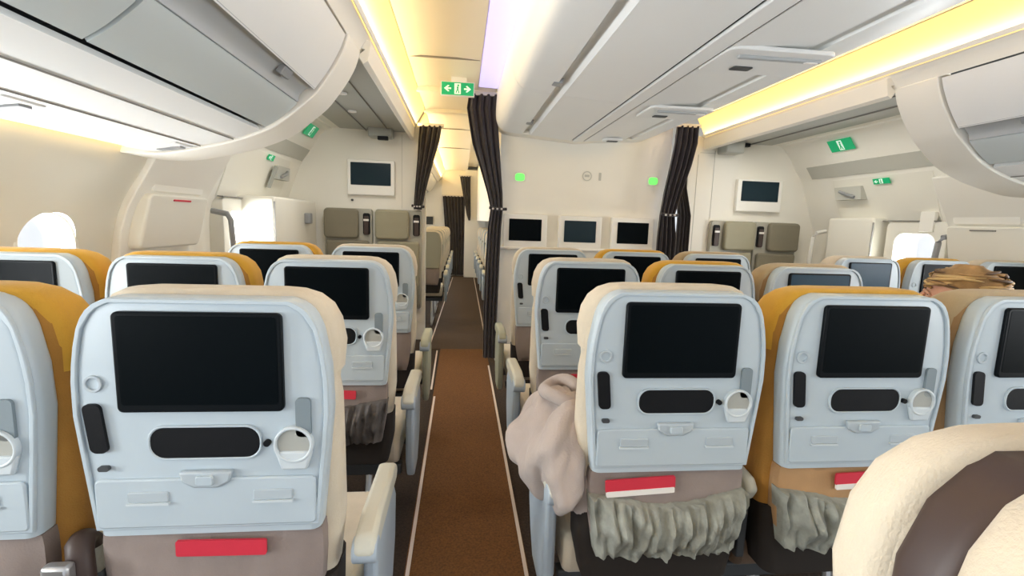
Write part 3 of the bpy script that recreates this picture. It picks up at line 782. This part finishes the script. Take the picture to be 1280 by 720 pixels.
g1 = 'seats of the near left block'; g2 = 'seats of the centre block'; g3 = 'seats of the right block'
put(protoLA, XL, YL1, 'large white seat back left of the aisle, nearest the camera, black screen', g1)
put(protoLP, XL, YL1+PI_, 'white left aisle seat with gathered dark pocket, one row ahead of the nearest', g1)
put(protoLG, XL, YL1+2*PI_, 'white left aisle seat of the front row, with greenish armrest, before the crew seats', g1)
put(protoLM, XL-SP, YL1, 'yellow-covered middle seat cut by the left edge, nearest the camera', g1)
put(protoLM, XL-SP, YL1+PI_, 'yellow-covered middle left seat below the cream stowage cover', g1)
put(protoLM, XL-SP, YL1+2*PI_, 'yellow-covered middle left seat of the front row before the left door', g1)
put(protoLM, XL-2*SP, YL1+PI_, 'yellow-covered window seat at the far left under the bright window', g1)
put(protoCD, XC, YC1, 'white seat back right of the aisle with crumpled light pocket below, in the middle foreground', g2)
put(protoCDn, XC, YC1+PI_, 'white seat back right of the aisle, second row, partly hidden by the foreground one', g2)
put(protoCDg, XC, YC1+2*PI_, 'white seat right of the aisle in the front row, greenish armrest beside the curtain', g2)
put(proto0, XC, YC1-PI_-.072, 'blurred cream seat very close at the lower right corner', g2)
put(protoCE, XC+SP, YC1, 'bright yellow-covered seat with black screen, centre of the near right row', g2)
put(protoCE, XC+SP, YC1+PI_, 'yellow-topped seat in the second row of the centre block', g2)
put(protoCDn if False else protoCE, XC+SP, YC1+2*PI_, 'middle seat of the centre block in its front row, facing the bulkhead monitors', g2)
put(protoCG, XC+2*SP, YC1, 'brown-sided seat at the right edge that the blond passenger sits in', g2)
put(protoCG, XC+2*SP, YC1+PI_, 'cream-edged seat with dark blue screen just behind the bright yellow seat top', g2)
put(protoCG, XC+2*SP, YC1+2*PI_, 'centre block front-row seat on the right aisle, mostly hidden, top edge showing', g2)
YRr = 2.60
put(protoFarR, XR, YRr, 'white seat with blue screen across the right aisle, before the right door', g3)
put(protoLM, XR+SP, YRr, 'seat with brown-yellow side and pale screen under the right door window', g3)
put(protoK, XR+2*SP, YRr, 'window seat at the right edge behind the blond head', g3)
for i in range(6):
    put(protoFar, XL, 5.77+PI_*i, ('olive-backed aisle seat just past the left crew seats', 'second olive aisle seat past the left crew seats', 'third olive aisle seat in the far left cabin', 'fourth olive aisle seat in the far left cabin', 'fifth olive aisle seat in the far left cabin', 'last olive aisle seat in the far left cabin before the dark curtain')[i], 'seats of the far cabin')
for i in range(6):
    put(protoFarR, XC+.05, 5.9+PI_*i, ('pale aisle seat just past the tied bulkhead curtain on the right of the far aisle', 'second pale seat on the right of the far aisle', 'third pale seat on the right of the far aisle', 'fourth pale seat on the right of the far aisle', 'fifth pale seat on the right of the far aisle', 'last pale seat on the right of the far aisle before the white partition')[i], 'seats of the far cabin')

mat('screen_reflection', (.006, .040, .075), .3, spec=.2)  # bluish window reflection put into the screen's base colour
def reflection_screen(t):
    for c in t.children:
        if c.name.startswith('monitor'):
            for g in c.children: g.data = g.data.copy(); g.data.materials[0] = MATS['screen_reflection']
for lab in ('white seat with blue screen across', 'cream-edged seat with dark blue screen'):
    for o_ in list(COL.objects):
        if o_.parent is None and str(o_.get('label', '')).startswith(lab): reflection_screen(o_)
# red safety cards in the pockets
def card(x, y, z, w, tilt, label, m='red', white=True):
    t = thing('safety_card', label, 'safety card', (x, y, z), 0, 'safety cards in the seat pockets'); t.rotation_euler = (0, tilt, 0)
    obj('cover', prism(B(), rr(0, 0, w, .030, .004), 'y', -.002, .003), m, t)
    if white: obj('white_edge', prism(B(), rr(.0, -.020, w*.98, .014, .003), 'y', -.003, .002), 'card_white', t)
card(XL+.02, YL1+.004, .698, .155, R(1), 'red card strip in the pocket of the nearest left aisle seat', white=False)
card(XL+.02, YL1+PI_+.004, .692, .14, R(2), 'red card in the dark pocket of the second left aisle seat', white=False)
card(XL-SP, YL1+.004, .692, .16, R(0), 'faded red card in the pocket at the lower left edge', white=False)
card(XC-.075, YC1+.004, .696, .17, R(-3), 'red and white card in the crumpled pocket of the middle foreground seat')
card(XC+.01, YC1+PI_+.004, .694, .15, R(-3), 'red card in the pocket behind the draped jacket')
card(XC+SP+.03, YC1+.004, .698, .17, R(-2), 'red and orange card in the pocket of the bright yellow seat')

# ------------------------------------------------------------------ jacket on the armrest
JX, JY, JZ = .272, 1.27, .685
def jacket():
    t = thing('jacket', 'crumpled beige-pink jacket draped over the aisle armrest of the middle foreground seat', 'jacket', (JX, JY, JZ))
    # folded cloth: a closed lofted drape hanging over the armrest, rings stacked along z
    rings = []
    zs = [.15, .13, .10, .065, .025, -.02, -.06, -.095, -.125, -.145]
    ws = [.020, .040, .055, .072, .084, .088, .080, .066, .045, .02]
    xs = [.045, .035, .018, .005, -.005, -.005, .000, .008, .018, .022]
    ds = [.04, .09, .14, .18, .19, .19, .18, .15, .11, .05]
    n = 48
    for k, (z, w, x, d) in enumerate(zip(zs, ws, xs, ds)):
        ring = []
        for i in range(n):
            a = 2*math.pi*i/n
            f = 1+.16*math.sin(3*a+z*14)+.10*math.sin(7*a-z*22)+.16*abs(math.sin(5*a+z*26+2*math.sin(z*20+a)))-.06+.05*abs(math.sin(11*a-z*60))+.22*noise.noise(Vector((math.cos(a)*1.6, math.sin(a)*1.6, z*7)))+.12*noise.noise(Vector((math.cos(a)*5, math.sin(a)*5, z*16)))
            ring.append((x+w*math.cos(a)*f, d*math.sin(a)*f, z+.03*noise.noise(Vector((math.cos(a)*2, math.sin(a)*2, z*4+5)))))
        rings.append(ring)
    jb = obj('cloth', loft(B(), rings), 'jacket', t, sub=2, smooth=180)
    tx = bpy.data.textures.new('folds', 'MUSGRAVE'); tx.noise_scale = .09
    dm = jb.modifiers.new('folds', 'DISPLACE'); dm.texture = tx; dm.strength = .013; dm.mid_level = .5; dm.texture_coords = 'LOCAL'
    # sleeve with a cuff hanging down at the front and a rolled collar
    bm = B(); pts = []
    for i in range(9):
        u = i/8; pts.append((.055+.02*math.sin(u*4), -.02-.14*u+.02*math.sin(u*7),   .085-.02*u+.04*math.sin(u*2.4)-.16*u*u))
    tube(bm, pts, [.030, .040, .045, .042, .046, .042, .044, .040, .030], 14)
    obj('sleeve', bm, 'jacket', t, sub=1, smooth=180)
    bm = B(); pts = [(.02+.05*math.cos(a), .02+.09*math.sin(a), .145+.012*math.sin(2*a)) for a in [i/12*2*math.pi*.9 for i in range(13)]]
    tube(bm, pts, .020, 10)
    obj('collar', bm, 'jacket', t, sub=1, smooth=180)
jacket()
# dark strap bundle between the two nearest left seats
t = thing('seat_belt', 'dark brown belt bundle on the armrest between the two nearest left seats', 'seat belt', (XL-.24, YL1+.05, .70))
bm = B(); tube(bm, [(-.02, .10, -.14), (-.01, .02, -.02), (.01, -.03, .02), (.02, -.04, -.05), (.01, -.03, -.16), (.0, .02, -.22)], [.016, .024, .026, .024, .022, .018], 10)
obj('webbing', bm, 'leather', t, sub=1, smooth=180)
obj('buckle', bx(-.022, .022, -.075, -.052, -.06, -.01), 'metal', t, bevel=.006)

# ------------------------------------------------------------------ passenger
def skin_mesh(name, verts, edges, radii, m, parent, root=0, sub=2):
    me = bpy.data.meshes.new(name); me.from_pydata(verts, edges, []); 
    o = bpy.data.objects.new(name, me); COL.objects.link(o)
    s = o.modifiers.new('skin', 'SKIN'); s.use_smooth_shade = True
    for i, v in enumerate(me.skin_vertices[0].data):
        r = radii[i]; v.radius = r if isinstance(r, tuple) else (r, r); v.use_root = (i == root)
    if sub: q = o.modifiers.new('s', 'SUBSURF'); q.levels = sub; q.render_levels = sub
    dg = bpy.context.evaluated_depsgraph_get(); dg.update()
    nm = bpy.data.meshes.new_from_object(o.evaluated_get(dg)); bpy.data.objects.remove(o)
    nm.name = name; nm.materials.clear(); nm.materials.append(MATS[m])
    for p in nm.polygons: p.use_smooth = True
    o = bpy.data.objects.new(name, nm); COL.objects.link(o); o.parent = parent
    return o
def passenger():
    t = thing('person', 'seated passenger with tousled blond-brown hair and reddish top at the right', 'person', (1.50, YC1+.012, 0))
    # local coordinates; y forward. seat cushion top .485, back front .17
    hx, hy, hz = .058, .305, 1.075
    V = [(0, .30, .55), (.0, .27, .68), (.005, .255, .82), (.01, .26, .915), (.035, .28, .965), (hx, hy-.01, 1.02)]
    E = [(0, 1), (1, 2), (2, 3), (3, 4), (4, 5)]
    Rr = [(.15, .11), (.145, .10), (.17, .10), (.10, .075), (.052, .052), (.05, .05)]
    for s in (-1, 1):
        b = len(V)
        V += [(s*.165+.01, .265, .89), (s*.20, .30, .70), (s*.165, .48, .60)]
        Rr += [.055, .045, .038]
        E += [(3, b), (b, b+1), (b+1, b+2)]
    skin_mesh('sweater', V[:5]+V[6:], [(0, 1), (1, 2), (2, 3), (3, 4)]+[(3, 5), (5, 6), (6, 7), (3, 8), (8, 9), (9, 10)], Rr[:4]+[(.058, .058)]+Rr[6:], 'shirt', t)
    # body: neck, head, hands, one continuous skin surface
    VB = [(0, .30, .60), (.0, .265, .80), (.02, .27, .93), (.038, .285, .985), (hx, hy, 1.03)]
    EB = [(0, 1), (1, 2), (2, 3), (3, 4)]; RB = [.06, .06, .040, .036, .044]
    for s in (-1, 1):
        b = len(VB); VB += [(s*.15, .265, .87), (s*.195, .30, .70), (s*.165, .48, .60), (s*.15, .53, .59), (s*.14, .575, .58)]
        RB += [.04, .034, .024, (.030, .016), (.036, .014)]
        EB += [(2, b), (b, b+1), (b+1, b+2), (b+2, b+3), (b+3, b+4)]
        for k, (dx, L) in enumerate(((-.026, .060), (-.009, .072), (.009, .068), (.026, .052))):
            c = len(VB); VB += [(s*.14+dx, .60, .58), (s*.14+dx*1.1, .60+L*.55, .570), (s*.14+dx*1.1, .60+L, .550)]
            RB += [.0095, .0085, .007]; EB += [(b+4, c), (c, c+1), (c+1, c+2)]
        c = len(VB); VB += [(s*.14-s*.040, .560, .572), (s*.14-s*.052, .590, .562)]; RB += [.010, .0085]; EB += [(b+3, c), (c, c+1)]
    # head as ellipsoid-like chain
    c = len(VB); VB += [(hx-.014, hy+.018, 1.052), (hx-.002, hy+.004, 1.100), (hx, hy, 1.145), (hx, hy-.004, 1.180)]; RB += [(.074, .080), (.088, .094), (.088, .096), (.055, .06)]
    EB += [(4, c), (c, c+1), (c+1, c+2), (c+2, c+3)]
    body = skin_mesh('body', VB, EB, RB, 'skin', t)
    # face turned to the left and forward
    FO = .0
    fr = Matrix.Translation((hx, hy, 1.10)) @ Matrix.Rotation(R(48), 4, 'Z')
    def fpt(x, y, z): return tuple(fr @ Vector((x, y+FO, z)))
    bm = B(); tube(bm, [fpt(0, .078, .03), fpt(0, .100, -.005), fpt(0, .104, -.018), fpt(0, .082, -.026)], [.007, .011, .014, .008], 8)
    obj('nose', bm, 'skin', body, sub=1, smooth=180)
    for s in (-1, 1):
        bm = B(); bmesh.ops.create_uvsphere(bm, u_segments=12, v_segments=8, radius=.010, matrix=Matrix.Translation(fpt(s*.030, .070, .018)))
        e = obj('eye', bm, 'eyewhite', body)
        bm = B(); bmesh.ops.create_uvsphere(bm, u_segments=10, v_segments=6, radius=.005, matrix=Matrix.Translation(fpt(s*.031, .0765, .018)))
        obj('iris', bm, 'dark', e)
        bm = B(); tube(bm, [fpt(s*.017, .078, .017), fpt(s*.026, .0835, .0245), fpt(s*.036, .082, .0240), fpt(s*.044, .073, .016)], [.003, .0052, .0052, .003], 8)
        obj('eyelid', bm, 'skin', e, smooth=180)
        bm = B(); tube(bm, [fpt(s*.018, .077, .014), fpt(s*.026, .080, .0095), fpt(s*.036, .078, .0095), fpt(s*.043, .072, .014)], [.002, .004, .004, .002], 8)
        obj('eyelid', bm, 'skin', e, smooth=180)
        bm = B(); tube(bm, [fpt(s*.016, .086, .038), fpt(s*.032, .084, .043), fpt(s*.046, .074, .038)], .0035, 6)
        obj('eyebrow', bm, 'hair', body)
        bm = B(); tube(bm, [fpt(s*.073, .0, .025), fpt(s*.083, -.012, .012), fpt(s*.082, -.012, -.008), fpt(s*.072, 0, -.026)], [.008, .012, .011, .007], 8)
        obj('ear', bm, 'skin', body, sub=1, smooth=180)
    bm = B(); tube(bm, [fpt(-.024, .082, -.048), fpt(0, .092, -.046), fpt(.024, .082, -.048)], [.004, .008, .004], 8)
    obj('mouth', bm, 'lips', body)
    # hair: cap plus locks
    bm = B(); bmesh.ops.create_uvsphere(bm, u_segments=48, v_segments=30, radius=1)
    for v in bm.verts:
        d = v.co.normalized()
        loc = Matrix.Rotation(R(-48), 4, 'Z') @ d
        k = 1.0
        if loc.y > .25 and d.z < .42: k = 1-.45*min(1, (loc.y-.25)*3)*min(1, (.42-d.z)*4)           # open at the face
        if d.z < -.45: k *= .80
        st = noise.noise(Vector((d.x*2.2, d.y*2.2, d.z*9)))
        k *= 1+.07*st+.03*math.sin(d.z*40+3*st)
        v.co = Vector((hx+.008+d.x*.102*k, hy-.008+d.y*.108*k, 1.110+d.z*.104*k))
    hair = obj('hair', bm, 'hair', t, smooth=180)
    for i in range(150):
        a = random.uniform(0, 2*math.pi); z0 = random.uniform(-.045, .085)
        bm = B(); pts = []; ln = random.uniform(.7, 1.5); dr = random.uniform(-.02, .015)
        for k in range(8):
            u = k/7; aa = a+u*ln; zz = z0+dr*u
            q = math.sqrt(max(.05, 1-(zz/.112)**2))
            rr_ = .104*q+.003+.004*math.sin(u*5+i)
            pts.append((hx+.008+math.cos(aa)*rr_, hy-.008+math.sin(aa)*rr_*1.05, 1.110+zz))
        loc = [Matrix.Rotation(R(-48), 4, 'Z') @ (Vector(p)-Vector((hx, hy, 1.1))) for p in pts]
        if any(l.y > .03 and l.z < .045 for l in loc): bm.free(); continue
        tube(bm, pts, [.001, .004, .0055, .0055, .005, .004, .003, .001], 6)
        obj('hair_lock', bm, random.choice(('hair', 'hair_dark', 'hair_blond', 'hair_blond')), hair, smooth=180)
    # legs
    VL = [(0, .30, .56)]; EL = []; RL = [(.14, .09)]
    for s in (-1, 1):
        b = len(VL); VL += [(s*.09, .34, .56), (s*.11, .70, .555), (s*.11, .72, .30), (s*.11, .70, .09)]
        RL += [.085, .062, .055, .045]; EL += [(0, b), (b, b+1), (b+1, b+2), (b+2, b+3)]
    skin_mesh('trousers', VL, EL, RL, 'trousers', t)
    for s in (-1, 1):
        bm = B(); prism(bm, [(-.045+s*.11, .64), (.045+s*.11, .64), (.045+s*.11, .84), (.0+s*.11, .90), (-.045+s*.11, .84)], 'z', .008, .075)
        obj('shoe', bm, 'dark', t, bevel=.02, seg=3)
passenger()

# ------------------------------------------------------------------ people-free far cabin details: dark wall items
tag(obj('square_fitting', bx(-.80, -.65, 11.37, 11.402, 1.18, 1.36), 'dark_grey'), 'small dark square fitting seen past the left curtain', 'fitting')

# ------------------------------------------------------------------ lights
w = bpy.data.worlds.new('world'); scn.world = w; w.use_nodes = True
bg = w.node_tree.nodes['Background']; bg.inputs[0].default_value = (.90, .95, 1.0, 1); bg.inputs[1].default_value = 1.15
def area(name, loc, rot, sx, sy, power, col):
    l = bpy.data.lights.new(name, 'AREA'); l.shape = 'RECTANGLE'; l.size = sx; l.size_y = sy; l.energy = power; l.color = col
    o = bpy.data.objects.new(name, l); COL.objects.link(o); o.location = loc; o.rotation_euler = rot
    return o
# daylight outside the windows
DAY = (.93, .97, 1)
for y_ in LWY: area('daylight', (-1.90, y_, 1.05), (0, R(-100), 0), .40, .30, 26, DAY)
for y_ in RWY: area('daylight', (3.88, y_, 1.05), (0, R(100), 0), .40, .30, 26, DAY)
area('daylight', (-1.95, 4.02, 1.16), (0, R(-97), 0), .38, .44, 60, DAY)
area('daylight', (3.93, 3.62, 1.16), (0, R(97), 0), .38, .44, 60, DAY)
for w_ in farwin: area('daylight', (-1.90, w_[0], 1.05), (0, R(-97), 0), .40, .30, 18, DAY)
# lamps tucked in the coves, shining up on the aisle ceilings
WARM = (1, .74, .38)
def aim(o, d): o.rotation_euler = Vector(d).to_track_quat('-Z', 'Y').to_euler()
for (x, dx, y0_, y1_, p) in ((-.452, .55, Y0, 5.1, 20), (2*CX+.452, -.55, Y0, 4.85, 16), (-.452, .55, 5.3, 11.2, 28)):
    o = area('cove_lamp', (x, (y0_+y1_)/2, 2.232), (0, 0, 0), y1_-y0_, .03, p, WARM)
    zl = -Vector((dx, 0, .83)).normalized(); xl = Vector((0, 1, 0)); yl = zl.cross(xl)
    o.matrix_world = Matrix.Translation((x, (y0_+y1_)/2, 2.232)) @ Matrix((xl, yl, zl)).transposed().to_4x4()
# downlights in the door-zone ceiling recesses
for x, y in ((-.86, 3.7), (-.92, 4.3), (2.84, 3.6), (2.90, 4.2)):
    l = bpy.data.lights.new('downlight_lamp', 'AREA'); l.shape = 'DISK'; l.size = .04; l.energy = 5; l.color = (1, .95, .86)
    o = bpy.data.objects.new('downlight_lamp', l); COL.objects.link(o); o.location = (x, y, 2.155)

# ------------------------------------------------------------------ camera
cam = bpy.data.cameras.new('camera'); co = bpy.data.objects.new('camera', cam); COL.objects.link(co); scn.camera = co
F, yaw, pitch, roll = 603.3, .1082, -.136, .0333
cy, sy, cp, sp = math.cos(yaw), math.sin(yaw), math.cos(pitch), math.sin(pitch)
f = Vector((sy*cp, cy*cp, sp)); r = Vector((cy, -sy, 0)); u = r.cross(f)
r2 = r*math.cos(roll)+u*math.sin(roll); u2 = -r*math.sin(roll)+u*math.cos(roll)
Mx = Matrix((r2, u2, -f)).transposed().to_4x4(); Mx.translation = (0, 0, H); co.matrix_world = Mx
cam.sensor_width = 36; cam.lens = F/1280*36; cam.clip_start = .02; cam.clip_end = 60
scn.view_settings.view_transform = 'Standard'; scn.view_settings.look = 'None'; scn.view_settings.gamma = 1; scn.view_settings.use_curve_mapping = False
scn.view_settings.exposure = -0.12
scn.cycles.diffuse_bounces = 8; scn.cycles.max_bounces = 14
